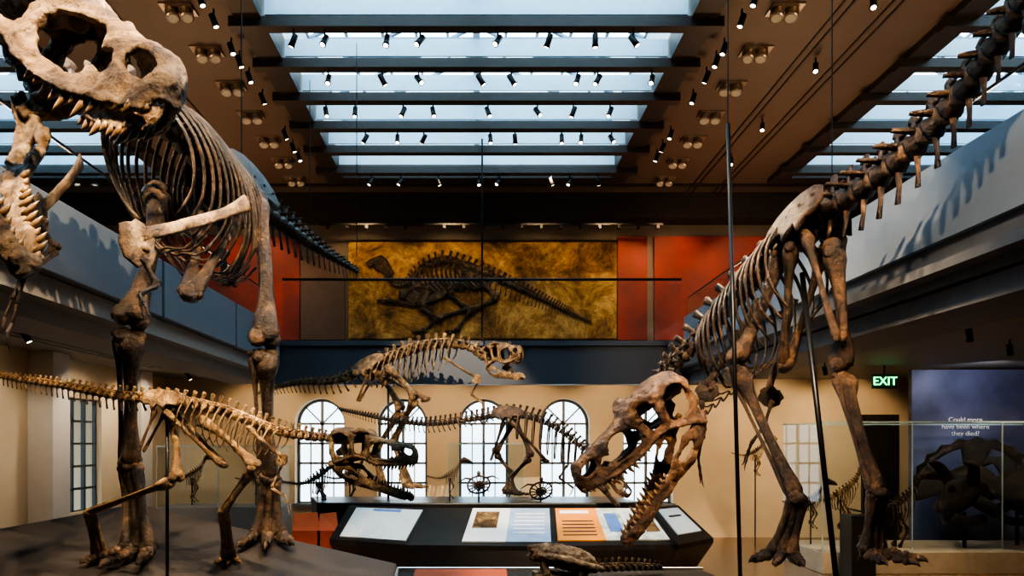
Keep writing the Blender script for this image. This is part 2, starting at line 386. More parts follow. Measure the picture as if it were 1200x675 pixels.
        ex.tube(crv([pos(.95,.45,s*.2),pos(.965,.3,s*.235),pos(.95,.15,s*.25),pos(.92,.0,s*.25)],3),.022*S,7)
        for k in range(7): ex.blob(pos(.14+.055*k,interp(TOP,.14+.055*k)-.012,s*.03),.016*S,6)
    finish(cran,'cranium',.028,ex)
    RM=Matrix.Rotation(-gape,3,Lt)
    test=hinge+RM@(pos(0,-.1,0)-hinge)
    if (test-hinge).dot(U)>(pos(0,-.1,0)-hinge).dot(U): RM=Matrix.Rotation(gape,3,Lt)
    jaw=MB(); grid(jaw,JTOP,JBOT,JHOLES,False,.93,RM)
    jt=MB()
    def jp(u,v,w): return hinge+RM@(pos(u,v,w)-hinge)
    jt.tube([jp(.01,-.05,.05),jp(-.01,-.07,0),jp(.01,-.05,-.05)],[.035*S,.045*S,.035*S],8)
    finish(jaw,'lower_jaw',.032,jt)
    te=MB(); n=13
    for s in (1,-1):
        for i in range(n):
            u=.02+.50*i/(n-1); L=(.065+.035*math.sin(math.pi*min(1,i/(n*.75))))*random.uniform(.5,1.1)*S*tooth
            w=interp(WID,u)*.9; b=interp(BOT,u)+.02
            p=pos(u,b,s*w); dn=(-U*1.0-Fd*.12).normalized()
            te.tube([p,p+dn*L*.5,p+dn*L*.85-Fd*L*.1,p+dn*L-Fd*L*.16],[.0155*S,.0135*S,.006*S,.001*S],7)
        for i in range(12):
            u=.02+.46*i/11; L=(.05+.022*math.sin(math.pi*i/11))*random.uniform(.5,1.1)*S*tooth
            w=interp(WID,u)*.84; b=interp(JTOP,u)-.015
            p=jp(u,b,s*w); q=jp(u+.02,b+L/S/deep,s*w)
            te.tube([p,p.lerp(q,.6),q],[.014*S,.010*S,.001*S],7)
    te.obj('teeth',TOOTH,parent,smooth=True)
# ------------------------------------------------------------------ generic theropod
def theropod(name,mat,skmat,keys,rib,pelvis,legs,arms=(),scap=(),sk=None,skopt={},stand=None,gast=None):
    s_=DS
    e=empty(name); sp=Spine([(a,b*s_,c*s_,d*s_,f*s_) for a,b,c,d,f in keys])
    m=MB(); sp.build(m); m.obj('vertebral_column',mat,e,smooth=True)
    if rib:
        m=MB(); ribs(m,sp,rib[0]*sp.L,rib[1]*sp.L,rib[2],rib[3]*s_,rib[4]*s_,rib[5]*s_,*rib[6:]); 
        if gast: gastralia(m,sp,gast[0]*sp.L,gast[1]*sp.L,gast[2],gast[3]*s_,gast[4]*s_,gast[5]*s_)
        m.obj('ribs',mat,e,smooth=True)
    if pelvis:
        q,hl,wd,th,pub,isc=pelvis; hl*=s_;wd*=s_;th*=s_
        p,t,(r,*_)=sp.at(q*sp.L); up=V((0,0,1)); lat=t.cross(up).normalized(); u2=lat.cross(t).normalized()
        fw=-t if (pub-p).dot(t)<0 else t
        m=MB()
        for s in (1,-1):
            tilt=(u2-lat*s*.35).normalized()
            plate(m,[(a*hl,b*hl) for a,b in ILIUM],p+lat*s*wd,t,tilt,th*.8)
            b0=p+lat*s*wd*.9-u2*hl*.4
            longbone(m,b0+fw*hl*.2,pub+lat*s*.03,th*.5,1.9,1.4,9)
            longbone(m,b0-fw*hl*.25,isc+lat*s*.03,th*.38,1.8,1.2,9)
            for k in range(5):
                a=p+t*hl*(-.5+.25*k); m.tube([a,a+lat*s*wd*.9-u2*r*.2],[th*.3,th*.42],6)
        bd=(fw*.8-up*.1).normalized()
        m.tube([pub-bd*hl*.32,pub-bd*hl*.1,pub+bd*hl*.1,pub+bd*hl*.22],[th*.4,th*.75,th*.7,th*.3],9)
        m.obj('pelvis',mat,e,smooth=True)
    for i,(L,r,S,fw) in enumerate(legs):
        m=MB(); leg(m,*L,fw,r*s_,S*s_); m.obj('hind_leg_%d'%(i+1),mat,e,smooth=True)
    for i,(A,r) in enumerate(arms):
        m=MB(); arm(m,*A,r*s_); m.obj('arm_%d'%(i+1),mat,e,smooth=True)
    for i,(a,b,w) in enumerate(scap):
        w*=s_
        a=V(a);b=V(b); m=MB(); d=b-a
        c=crv([a,a+d*.3+V((0,0,-w*.3)),a+d*.7+V((0,0,-w*.2)),b],4); n=len(c)
        m.tube(c,[(w*(.5+.3*max(0,1-5*k/n)) if k<n*.8 else w*(.5+1.3*(k/n-.8)),w*.2) for k in range(n)],9,ref=V((0,0,1)),jit=.06)
        dn=d.normalized(); u2=(V((0,0,1))-dn*dn.z).normalized()
        ol=[(x*w*1.55*(1+.14*math.sin(3*k)),y*w*1.8*(1+.12*math.cos(2*k))) for k,(x,y) in enumerate(ellpts(18))]
        plate(m,ol,b+dn*w*.6-u2*w*.5,dn,u2,w*.35)
        m.blob(b+dn*w*.1-u2*w*.9,w*.42)
        m.obj('scapula_%d'%(i+1),mat if not skopt.get('pale') else skmat,e,smooth=True)
    if sk: skull(name,*sk,skmat,e,**{k:v for k,v in skopt.items() if k!='pale'})
    if stand:
        m=MB()
        for a,b,r in stand: m.cyl(a,b,r,10)
        m.obj('support_rod',STEEL,e,smooth=True)
    return e
# ------------------------------------------------------------------ ROOM
YB=15.3; YF=12.5; XL=-3.6; XR=3.75; ZC=7.55; Z1=3.19; Z2=3.98
box('floor',-13,13,-4,YB+.3,-.2,0,M_FLOOR)
def arched_wall(name,x0,x1,z0,z1,y,wins,th,mat):
    m=MB(); cur=x0
    for cx,w,zs,zt in wins:
        a=cx-w/2;b=cx+w/2; r=w/2; zc=zt-r
        m.quad((cur,y,z0),(a,y,z0),(a,y,z1),(cur,y,z1))
        m.quad((a,y,z0),(b,y,z0),(b,y,zs),(a,y,zs))
        arc=[(cx-r*math.cos(math.pi*k/16),zc+r*math.sin(math.pi*k/16)) for k in range(17)]
        for p,q in zip(arc,arc[1:]): m.quad((p[0],y,p[1]),(q[0],y,q[1]),(q[0],y,z1),(p[0],y,z1))
        out=[(a,zs)]+arc+[(b,zs),(a,zs)]
        for p,q in zip(out,out[1:]): m.quad((p[0],y,p[1]),(p[0],y+th,p[1]),(q[0],y+th,q[1]),(q[0],y,q[1]))
        cur=b
    m.quad((cur,y,z0),(x1,y,z0),(x1,y,z1),(cur,y,z1))
    return m.obj(name,mat)
zs=H-(590-CY)/F*YB; zt=H+(CY-467)/F*YB
wx=[-3.54,-1.70,.13,1.95,3.82]
wins=[(x,1.12,zs,zt) for x in wx]
arched_wall('wall_back',-12.2,12.2,0,3.7,YB,wins,.35,M_CREAM)
for i,(cx,w,a,b) in enumerate(wins):
    m=MB(); y=YB+.22; r=w/2-.03; zc=b-w/2
    m.box(cx-w/2,cx-w/2+.06,y,y+.06,a,zc); m.box(cx+w/2-.06,cx+w/2,y,y+.06,a,zc)
    m.box(cx-.03,cx+.03,y,y+.05,a,b-.02)
    for k in range(5): 
        z=a+(zc-a)*k/4; m.box(cx-w/2,cx+w/2,y,y+.05,z-.025,z+.025)
    for k in (-.26,.26): m.box(cx+k-.012,cx+k+.012,y,y+.04,a,zc)
    m.tube([V((cx-r*math.cos(math.pi*k/16),y+.03,zc+r*math.sin(math.pi*k/16))) for k in range(17)],.035,6,ref=V((0,1,0)))
    for k in (4,12): m.cyl((cx,y+.03,zc),(cx-r*math.cos(math.pi*k/16),y+.03,zc+r*math.sin(math.pi*k/16)),.018,6)
    m.box(cx-w/2-.05,cx+w/2+.05,YB-.06,YB+.2,a-.08,a)
    m.obj('window_%d'%(i+1),flat('window_frame',(.16,.17,.18),.5))
box('wall_left',-7.2,-7.0,-4,8.9,0,3.55,M_CREAM)
m=MB(); m.box(-7.2,-7.0,10.0,11.6,0,3.55); m.box(-7.2,-7.0,12.7,YB,0,3.55)
m.box(-7.2,-7.0,8.9,10.0,0,.9); m.box(-7.2,-7.0,11.6,12.7,0,.9); m.box(-7.2,-7.0,8.9,10.0,2.9,3.55); m.box(-7.2,-7.0,11.6,12.7,2.9,3.55)
m.obj('wall_left_far',M_CREAM)
for i,(a,b) in enumerate(((8.9,10.0),(11.6,12.7))):
    m=MB(); 
    for k in range(4): m.box(-7.16,-7.1,a+(b-a)*k/3-.03,a+(b-a)*k/3+.03,.9,2.9)
    for k in range(6): m.box(-7.16,-7.1,a,b,.9+.4*k-.02,.9+.4*k+.02)
    m.obj('window_%d'%(i+6),flat('window_frame_side',(.06,.07,.08),.5))
m=MB()
for y in (6.0,8.2,10.6,13.4): m.box(-6.99,-6.6,y,y+.45,0,3.54)
m.obj('trim_1',flat('pilaster_cream',(.55,.50,.44),.6,var=.03))
box('wall_right',11.0,11.2,-4,YB,0,3.55,M_CREAM)
box('wall_upper_back',-12,12,YB,YB+.3,3.7,ZC,M_UP)
box('wall_upper_left',-12.2,-12,-4,YB,3.6,ZC,M_UP)
box('wall_upper_right',12,12.2,-4,YB,3.6,ZC,M_UP)
box('wall_front',-12.2,12.2,-4.3,-4,0,ZC,M_UP)
def balc(name,x0,x1,y0,y1):
    m=MB(); m.box(x0,x1,y0,y1,3.55,3.97); return m.obj(name,M_SOFF)
balc('balcony_slab_left',-12,XL-.2,-4,YB); balc('balcony_slab_right',XR+.25,12,-4,YB); balc('balcony_slab_back',XL-.2,XR+.25,YF+.2,YB)
m=MB(); m.box(XL-.35,XR+.35,YF,YF+.2,Z1,Z2)
m.box(XL-.35,XR+.35,YF-.06,YF,Z2-.09,Z2); m.obj('trim_2',M_FASC)
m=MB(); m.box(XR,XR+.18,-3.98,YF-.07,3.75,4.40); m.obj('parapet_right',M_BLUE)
m=MB(); m.box(XR+.05,XR+.25,-3.98,YF-.07,Z1+.2,3.75); m.box(XR-.1,XR+.3,-3.98,YF-.07,Z1+.28,Z1+.36); m.box(XR+.1,XR+.9,-3.98,YF-.07,Z1,Z1+.18)
for k in range(4): m.box(XR+1.1+.12*k,XR+1.16+.12*k,-3.98,YF,3.5,3.54)
m.obj('trim_3',flat('ledge_grey',(.11,.115,.13),.5))
m=MB()
y=-3.95
while y<YF-.5:
    m.box(XL-.2,XL,y,min(y+2.3,YF-.1),3.55,4.20); y+=2.36
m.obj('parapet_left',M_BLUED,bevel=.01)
m=MB(); m.box(XL-.35,XL-.1,-3.95,YF-.1,Z1+.15,3.54); m.box(XL-.9,XL-.3,-3.95,YF-.1,Z1,Z1+.18)
for k in range(6): m.box(XL-2.4+.16*k,XL-2.33+.16*k,-3.95,YF,3.47,3.54)
m.obj('trim_4',M_SOFF)
m=MB(); m.box(XL,XR,YF+.08,YF+.1,Z2+.005,Z2+1.12); m.box(XR+.08,XR+.1,-3.9,YF,4.405,4.75); m.box(XL-.12,XL-.1,-3.9,YF,4.205,4.75); m.obj('glass_balustrade',M_GLASS)
m=MB(); m.cyl((XL,YF+.09,Z2+1.15),(XR,YF+.09,Z2+1.15),.025); m.cyl((XR+.09,-3.9,4.77),(XR+.09,YF,4.77),.012); m.cyl((XL-.11,-3.9,4.77),(XL-.11,YF,4.77),.012)
m.obj('handrail',STEEL)
SKY=[(-11,-6.35),(-2.72,2.68),(6.3,11)]; Y0,Y1=1.5,13.75
m=MB(); xs=[-12.2]+[v for s in SKY for v in s]+[12.2]
for i in range(0,len(xs),2): m.box(xs[i],xs[i+1],-4,YB+.3,ZC,ZC+.25)
for a,b in SKY: m.box(a,b,Y1,YB+.3,ZC,ZC+.25); m.box(a,b,-4,Y0,ZC,ZC+.25)
m.obj('ceiling',M_CEIL)
m=MB()
for a,b in SKY:
    m.box(a-.34,a,Y0,Y1+.3,ZC-.1,ZC); m.box(b,b+.34,Y0,Y1+.3,ZC-.1,ZC); m.box(a,b,Y1,Y1+.3,ZC-.1,ZC)
for x in (-5.2,-4.6,4.5,4.62,5.1,5.22): m.box(x,x+.025,-4,YB,ZC-.02,ZC)
m.box(-12,12,14.3,14.36,ZC-.05,ZC)
m.box(-12,12,YB-.5,YB,ZC-.55,ZC)
m.obj('trim_5',M_CEILD)
m=MB()
for a,b in SKY:
    m.box(a-.15,a,Y0,Y1,ZC+.25,ZC+1.1); m.box(b,b+.15,Y0,Y1,ZC+.25,ZC+1.1); m.box(a,b,Y1,Y1+.15,ZC+.25,ZC+1.1)
m.obj('trim_6',M_WHITE)
ys=[Y1-.47-.93*k for k in range(13)]
m=MB(); fin=MB(); rf=MB()
for a,b in SKY:
    for y in ys:
        if y<Y0: continue
        m.box(a-.42,b+.42,y-.05,y+.10,ZC-.20,ZC-.07)
        fin.box(a+.02,b-.02,y,y+.03,ZC-.02,ZC+.22)
    c=(a+b)/2; zr=ZC+2.4; z0=ZC+1.05
    fin.box(c-.05,c+.05,Y0,Y1,ZC+.26,ZC+.32)
    k=Y1
    while k>Y0:
        for s in (a,b): rf.cyl((s,k,z0),(c,k,zr),.04,6)
        rf.cyl((a,k,z0),(b,k,z0),.03,6)
        rf.cyl((c,k,zr),(c,k,z0),.02,6)
        k-=.93
    for f in (0,.2,.4,.6,.8,1):
        for s in (a,b):
            x=s+(c-s)*f; z=z0+(zr-z0)*f; rf.cyl((x,Y0,z),(x,Y1,z),.03,6)
    for k in range(6):
        y=Y1-2.2*k
        for f in (0,.33,.66):
            for s in (a,b): rf.cyl((c,y,zr),(s+(c-s)*f,max(Y0,y-2.2),z0+(zr-z0)*f*.4),.02,5)
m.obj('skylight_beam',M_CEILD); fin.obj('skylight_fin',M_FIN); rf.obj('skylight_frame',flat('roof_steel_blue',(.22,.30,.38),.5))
gm=MB()
for a,b in SKY:
    c=(a+b)/2; zr=ZC+2.45; z0=ZC+1.1
    gm.quad((a,Y0,z0),(c,Y0,zr),(c,Y1,zr),(a,Y1,z0)); gm.quad((b,Y0,z0),(c,Y0,zr),(c,Y1,zr),(b,Y1,z0))
gm.obj('skylight_glass',glass('glass_skylight',(.95,.99,1),.05,.01))
def downlight(x,y,tilt):
    e=empty('ceiling_downlight'); e.location=(x,y,ZC)
    m=MB(); m.box(-.2,.2,-.13,.13,-.02,0)
    m.obj('plate',M_METAL,e)
    m=MB(); l=MB()
    for s in (-.09,.09):
        c=V((s,0,-.02)); d=V((tilt,-.25,-1)).normalized()
        m.tube([c,c+d*.02,c+d*.12,c+d*.13],[.05,.085,.085,.07],14)
        l.cyl(c+d*.128,c+d*.136,.06,12)
    m.obj('can',M_METAL,e); l.obj('lens',flat('lens_dim',(.2,.16,.12),.3,emis=(1,.75,.45),es=.10),e)
for y in [8.55-.93*j for j in (2,1)]+[8.55+.91*j for j in range(7)]:
    downlight(3.85,y,-.3); downlight(-3.75,y,.3)
def tracklight(p,d):
    e=empty('track_spotlight'); p=V(p); d=V(d).normalized(); m=MB()
    m.cyl(p,p-V((0,0,.1)),.012,6); c=p-V((0,0,.14)); m.tube([c-d*.08,c-d*.07,c+d*.04,c+d*.08],[.025,.038,.038,.045],12)
    m.obj('can',STEEL,e,smooth=True); l=MB(); l.cyl(c+d*.073,c+d*.082,.03,10); l.obj('lens',M_LAMP,e)
for j,y in enumerate(ys[:6]):
    for x in ((-2.0,-1.4,-.9,.1,.5,1.3,1.7,2.3) if j%2==0 else (-2.2,-1.9,-1.3,-.6,.2,.9,1.6,2.0)):
        if j==1: continue
        tracklight((x+random.uniform(-.15,.15),y+.02,ZC-.20),(random.uniform(-.6,.6),random.uniform(-.4,.4),-.8))
for s in (-1,1):
    for y in (8.0,8.4,9,9.3,9.7,10.3,11.5,12.0,12.4): tracklight((s*3.25+.0,y,ZC-.1),(-s*.3,random.uniform(-.1,.5),-.9))
for x in (4.75,-4.9):
    for y in (8.2,9.6,11.4,12.8): tracklight((x,y,ZC-.02),(-.2 if x>0 else .2,-.4,-.9))
for x in (-2.6,-1.8,-1.2,-.3,.5,1.3,2.2,2.9): tracklight((x,YF+.9,3.55),(0,.7,-.6))
for x,y in ((5.6,10.5),(6.2,12.2),(7.4,9.5),(5.9,8.2),(6.9,13)): tracklight((x,y,3.55),(.3,.3,-.7))
for x,y in ((-4.6,12.6),(-4.9,11.4),(-5.2,10.2),(-4.5,9.2),(-5.5,8.3),(-4.4,14),(-5.6,13.2)): tracklight((x,y,3.55),(.4,.2,-.8))
for px,d,y1 in ((565,12.2,400),(363,10.24,270),(418,9.3,300),(975,6.2,240),(283,6.5,230),(853,6.624,145)):
    m=MB(); a=at(px,y1,d); m.cyl(a,(a.x,a.y,ZC),.006 if px!=565 else .016,6); m.obj('suspension_cable',STEEL)
YM=YB-.12
def zy(py): return H+(CY-py)/F*YM
def xx(px): return (px-CX)/F*YM
e=empty('fossil_mural')
m=MB(); m.box(xx(408),xx(723),YM,YB,zy(397),zy(283)); m.obj('slab',M_GOLD,e,bevel=.03)
m=MB(); 
def mp(px,py): return V((xx(px),YM-.04,zy(py)))
Mk=[(mp(450,322),.035,.03,0,0),(mp(462,334),.04,.05,0,0),(mp(478,332),.05,.08,0,0),(mp(495,316),.06,.13,0,0),(mp(518,306),.07,.16,0,0),(mp(545,312),.075,.16,0,.12),(mp(580,326),.07,.14,0,.22),(mp(620,344),.05,.12,0,.2),(mp(660,363),.03,.08,0,.1),(mp(692,378),.018,.03,0,.03)]
sp=Spine(Mk); q=0
while q<sp.L:
    p,t,(r,hs,tw,ch)=sp.at(q); L=1.8*r; vertebra(m,p,t,V((0,0,1)),r,L,hs,0,ch); q+=L*1.05
for i in range(16):
    p,t,_=sp.at(sp.L*(.17+.30*i/15)); f=math.sin(math.pi*(.25+.55*i/15))
    m.tube(crv([p,p+V((-.14,-.02,-.15*f)),p+V((-.10,-.02,-.42*f)),p+V((.10,-.01,-.64*f))],4),.028,6)
for a,b,c,d in (((548,322),(525,344),(548,362),(515,372)),((560,326),(582,350),(552,364),(535,388)),((495,332),(470,346),(486,358),(455,352)),((506,338),(494,360),(512,374),(496,388))):
    longbone(m,mp(*a),mp(*b),.075,1.5,1.5,8); longbone(m,mp(*b),mp(*c),.055,1.5,1.4,8); longbone(m,mp(*c),mp(*d),.045,1.3,1.6,7)
    for k in (-8,0,8): longbone(m,mp(*d),mp(d[0]-8+k*.6,d[1]+(3 if d[1]>370 else 3)+k*.3),.024,1.3,1.2,6)
m.tube(crv([mp(458,324),mp(448,312),mp(440,306),mp(431,312)],3),[(.12,.05)]*3+[(.17,.05)]*3+[(.08,.04)]*4,8,ref=V((0,0,1)))
plate(m,[(x*.5,y*.18) for x,y in ellpts(14)],mp(552,318),V((1,0,-.4)).normalized(),V((.4,0,1)).normalized(),.08)
plate(m,[(x*.5,y*.24) for x,y in ellpts(14)],mp(500,344),V((1,0,.2)).normalized(),V((-.2,0,1)).normalized(),.06)
m.obj('fossil_skeleton',BONE_M,e,smooth=True)
m=MB()
for a,b in ((185,352),(723,761),(766,1000)):
    m.box(xx(a)+.03,xx(b)-.03,YM+.06,YB,zy(398),zy(276))
m.obj('trim_7',M_RED)
box('trim_8',xx(352),xx(404),YM+.02,YB,zy(398),zy(300),flat('panel_brown',(.06,.035,.025),.5))
m=MB(); m.box(xx(380),xx(770),YM-.5,YM-.45,zy(272),zy(270)); 
for x in range(390,770,22): m.box(xx(x)-.03,xx(x)+.03,YM-.52,YM-.42,zy(276),zy(272))
m.obj('picture_light_rail',STEEL)
def text(s,loc,size,mat,parent,rot=(math.pi/2,0,0),name='lettering',ext=.004):
    c=bpy.data.curves.new(name,'FONT'); c.body=s; c.size=size; c.extrude=ext; c.align_x='CENTER'; c.align_y='CENTER'
    o=bpy.data.objects.new(name,c); COL.objects.link(o); o.location=loc; o.rotation_euler=rot; c.materials.append(mat); o.parent=parent; return o
e=empty('exit_sign'); a=at(1037,447,12.6)
m=MB(); m.box(a.x-.22,a.x+.22,a.y,a.y+.05,a.z-.13,a.z+.13); m.obj('sign_body',flat('exit_body',(.03,.12,.06),.4),e)
text('EXIT',(a.x,a.y-.01,a.z),.22,M_EXIT,e)
m=MB(); m.cyl((a.x,a.y+.02,a.z+.13),(a.x,a.y+.02,3.55),.012); m.obj('stem',STEEL,e)
box('door_1',(1010-CX)/F*15.25,(1052-CX)/F*15.25,15.2,15.29,0,2.75,flat('door_dark',(.03,.025,.022),.4))
box('wall_right_partition',8.2,10.95,12.9,13.0,0,3.5,M_PURP)
e=empty('wall_lettering')
text('Could more\nhave been where\nthey died?',(9.2,12.88,2.42),.13,M_TXTW,e)
# ------------------------------------------------------------------ platforms
DN=.72
def pz(x,y): return -.24-.0938*x+.175*y
def hit(px,py):
    d=(2.1+.24)/((py-520)/800+.175-.0938*(px-560)/800); return V(((px-CX)/F*d,d,H-(py-CY)/F*d))
pl=[(-1.07*DN,9.0*DN),(-5.25*DN,10.5*DN),(-6.25*DN,8.9*DN),(-6.4*DN,6.0*DN),(-.75*DN-.15,5.6*DN)]
m=MB(); m.prism([(x,y,pz(x,y)) for x,y in pl],0.0); 
m.obj('display_platform',M_DARK,bevel=.015)
m=MB(); m.prism([(2.3,6.1,.80),(2.5,6.35,.80),(3.6,6.35,.80),(3.65,4.2,.80),(2.3,4.2,.80)],0); m.obj('display_platform',M_DARK,bevel=.015)
m=MB(); m.prism([(-2.6,11.0,1.15),(-1.2,10.95,1.15),(1.9,10.95,1.15),(2.7,11.2,1.15),(2.4,12.3,1.15),(-3.0,12.3,1.15)],0); m.obj('display_podium',M_CONS,bevel=.02)
cb=[(-2.05,10.9),(-.75,10.45),(1.15,10.45),(2.65,10.45),(3.2,10.9)]
cf=[(-2.15,9.9),(-.95,9.3),(1.05,9.2),(2.75,9.35),(3.45,10.0)]
e=empty('reading_console'); m=MB(); ZB,ZFt=1.12,.72
for i in range(4):
    b0,b1,f0,f1=cb[i],cb[i+1],cf[i],cf[i+1]
    m.quad((*b0,ZB),(*f0,ZFt),(*f1,ZFt),(*b1,ZB))
    m.quad((*f0,ZFt),(*f0,ZFt-.07),(*f1,ZFt-.07),(*f1,ZFt))
    g0=(f0[0]*.9+.05,f0[1]+.35);g1=(f1[0]*.9+.05,f1[1]+.35)
    m.quad((*f0,ZFt-.07),(*g0,0),(*g1,0),(*f1,ZFt-.07))
    m.quad((*b0,ZB),(*b1,ZB),(*b1,0),(*b0,0))
m.quad((*cb[0],ZB),(*cb[0],0),(cf[0][0]*.9+.05,cf[0][1]+.35,0),(*cf[0],ZFt)); m.quad((*cb[4],ZB),(*cb[4],0),(cf[4][0]*.9+.05,cf[4][1]+.35,0),(*cf[4],ZFt))
m.obj('desk',M_CONS,e)
def cpanel(i,u0,u1,v0,v1,mat,nm,h=.02):
    b0,b1,f0,f1=[V((*q,z)) for q,z in ((cb[i],ZB),(cb[i+1],ZB),(cf[i],ZFt),(cf[i+1],ZFt))]
    P=lambda u,v:(b0.lerp(b1,u)).lerp(f0.lerp(f1,u),v)
    n=(b1-b0).cross(f0-b0).normalized(); n=n if n.z>0 else -n
    q=[P(u0,v0),P(u0,v1),P(u1,v1),P(u1,v0)]
    m=MB(); m.v=[p+n*h for p in q]+[p+n*.002 for p in q]
    m.f=[(0,1,2,3),(0,4,5,1),(1,5,6,2),(2,6,7,3),(3,7,4,0)]; m.obj(nm,mat,e)
cpanel(0,.12,.95,.1,.93,M_PW,'panel_1'); cpanel(0,.35,.7,.12,.2,M_PB,'title_1',.023)
for k in range(4): cpanel(0,.3,.8,.42+.09*k,.44+.09*k,M_TXT,'text_1_%d'%k,.023)
cpanel(1,.36,.66,.05,.93,M_PW,'panel_2'); cpanel(1,.66,.97,.05,.93,flat('panel_sky',(.30,.40,.58),.4),'panel_3')
cpanel(1,.40,.58,.15,.6,BONE_J,'picture_2',.023)
for k in range(6): cpanel(1,.70,.93,.2+.1*k,.22+.1*k,M_TXTW,'text_2_%d'%k,.023)
cpanel(2,.02,.42,.05,.9,M_PO,'panel_4'); cpanel(2,.42,.95,.05,.9,flat('panel_map',(.50,.53,.50),.4,var=.5,scale=5),'panel_5')
cpanel(2,.06,.34,.12,.2,M_TXTW,'title_3',.023)
for k in range(5): cpanel(2,.07,.36,.4+.09*k,.42+.09*k,M_TXT,'text_3_%d'%k,.023)
for k in range(3): cpanel(2,.48+.16*k,.6+.16*k,.2,.7,(M_PB,M_PW,BONE_J)[k],'picture_3_%d'%k,.023)
cpanel(3,.15,.85,.1,.8,M_PW,'panel_6'); cpanel(3,.3,.7,.3,.35,M_TXT,'text_4',.023)
e=empty('info_stand'); m=MB()
for a,b in ((345,372),(375,394)):
    p=[at(a,602,10.6),at(b,600,10.6),at(b+3,622,10.2),at(a-3,622,10.2)]
    m.prism(p,0)
m.obj('desk',M_PR,e)
e=empty('foreground_case'); 
m=MB(); m.prism([(-.62,5.3,1.12),(1.75,5.3,1.12),(2.1,3.9,1.0),(-.55,3.9,1.0)],0); m.obj('plinth',M_CONS,e,bevel=.01)
m=MB(); m.prism([(-.48,5.26,1.135),(.22,5.26,1.135),(.22,4.9,1.10),(-.48,4.9,1.10)],1.0); m.obj('panel',M_PR,e)
m=MB(); m.cyl((-.62,5.31,1.13),(1.75,5.31,1.13),.012,6); m.cyl((-.62,5.31,1.13),(-.56,3.9,1.01),.012,6); m.obj('edge',flat('steel_edge',(.5,.5,.5),.3,.8),e)
def cerskull(name,c,fw,S,mat,frill=1.0):
    e=empty(name); c=V(c); fw=V(fw).normalized(); up=V((0,0,1)); up=(up-fw*up.dot(fw)).normalized(); lt=fw.cross(up)
    P=lambda f,u,l:c+(fw*f+up*u+lt*l)*S
    m=MB()
    m.tube([P(.62,-.1,0),P(.58,-.02,0),P(.45,.02,0),P(.25,.1,0),P(0,.16,0),P(-.15,.18,0)],[(.03*S,.02*S),(.1*S,.05*S),(.14*S,.1*S),(.17*S,.15*S),(.18*S,.2*S),(.12*S,.2*S)],12,ref=up)
    for s in (1,-1):
        m.tube(crv([P(.1,.25,s*.12),P(.22,.42,s*.17),P(.38,.5,s*.2),P(.55,.52,s*.18)],3),[S*q for q in (.06,.055,.05,.045,.04,.035,.028,.02,.012,.004)],9)
        m.tube(crv([P(.1,.05,s*.16),P(-.05,-.05,s*.26),P(-.15,-.1,s*.3)],3),[.07*S]*6+[.03*S],8)
        m.tube(crv([P(.5,-.12,s*.03),P(.3,-.2,s*.1),P(0,-.18,s*.2)],3),[(.05*S,.03*S)]*7,8)
    m.tube([P(.42,.12,0),P(.47,.22,0),P(.5,.27,0)],[.05*S,.035*S,.008*S],8)
    n=26; rows=7
    idx={}
    for i in range(n+1):
        th=math.pi*(-.12+1.24*i/n)
        for j in range(rows):
            r=.12+.5*frill*j/(rows-1); sc=1+(.07 if (i%2 and j==rows-1) else 0)
            idx[i,j]=len(m.v); m.v.append(P(-.15-.35*r*math.sin(th)*1.0-.1*j/rows,.2+r*sc*math.sin(th)*.95,r*sc*math.cos(th)*1.05))
    for i in range(n):
        for j in range(rows-1):
            th=(i+.5)/n
            if 2<=j<=4 and (.22<th<.42 or .58<th<.78): continue
            m.f.append((idx[i,j],idx[i+1,j],idx[i+1,j+1],idx[i,j+1]))
    o=m.obj('skull_bone',mat,e,smooth=True)
    sd=o.modifiers.new('s','SOLIDIFY'); sd.thickness=.035*S; sd.offset=0
    return e
e=empty('pachycephalosaur_skull'); c=V((.57,4.95,1.11)); m=MB(); q_=1.2
P=lambda x,y,z:c+V((x,y,z))*q_
sc_=lambda L:[(a*q_,b*q_) for a,b in L]
m.tube([P(-.17,0,.14),P(-.12,-.02,.17),P(0,0,.15),P(.12,.03,.12),P(.2,.05,.09),P(.25,.06,.05)],sc_([(.02,.02),(.055,.05),(.07,.10),(.075,.11),(.06,.09),(.02,.04)]),12)
m.tube([P(-.17,-.05,.20),P(-.13,-.02,.19),P(-.05,0,.20)],[.02,.04,.035],8)
for s in (-1,1):
    m.tube(crv([P(-.12,s*.07,.16),P(.02,s*.11,.15),P(.16,s*.10,.11),P(.26,s*.06,.08)],3),.026,8)
    m.tube([P(-.08,s*.06,.14),P(-.06,s*.07,.02)],[.035,.024],8); m.tube([P(.12,s*.09,.12),P(.14,s*.08,.01)],[.035,.02],8)
    m.tube([P(-.14,s*.06,.03),P(.2,s*.07,.02)],[.024,.024],8)
o=m.obj('skull_bone',BONE_S,e,smooth=True); rm=o.modifiers.new('r','REMESH'); rm.mode='VOXEL'; rm.voxel_size=.006; rm.use_smooth_shade=True; sm=o.modifiers.new('s','SMOOTH'); sm.iterations=4
tx=bpy.data.textures.new('knobs','CLOUDS'); tx.noise_scale=.05; dm=o.modifiers.new('d','DISPLACE'); dm.texture=tx; dm.texture_coords='LOCAL'; dm.strength=.03
e=empty('fossil_vertebrae'); m=MB()
sp=Spine([(V((.9,5.1,1.165)),.03,.05,.04,0),(V((1.15,5.15,1.165)),.028,.05,.04,0),(V((1.4,5.2,1.155)),.02,.03,.03,0)]); sp.build(m); m.obj('bones',BONE_J,e,smooth=True)
# ------------------------------------------------------------------ DINOSAURS
k=lambda px,py,d,r,hs,tw,ch:(at(px,py,d),r,hs,tw,ch)
DS=DN
def foot_pt(px,py,h): 
    p=hit(px,py); return p+V((0,0,h))
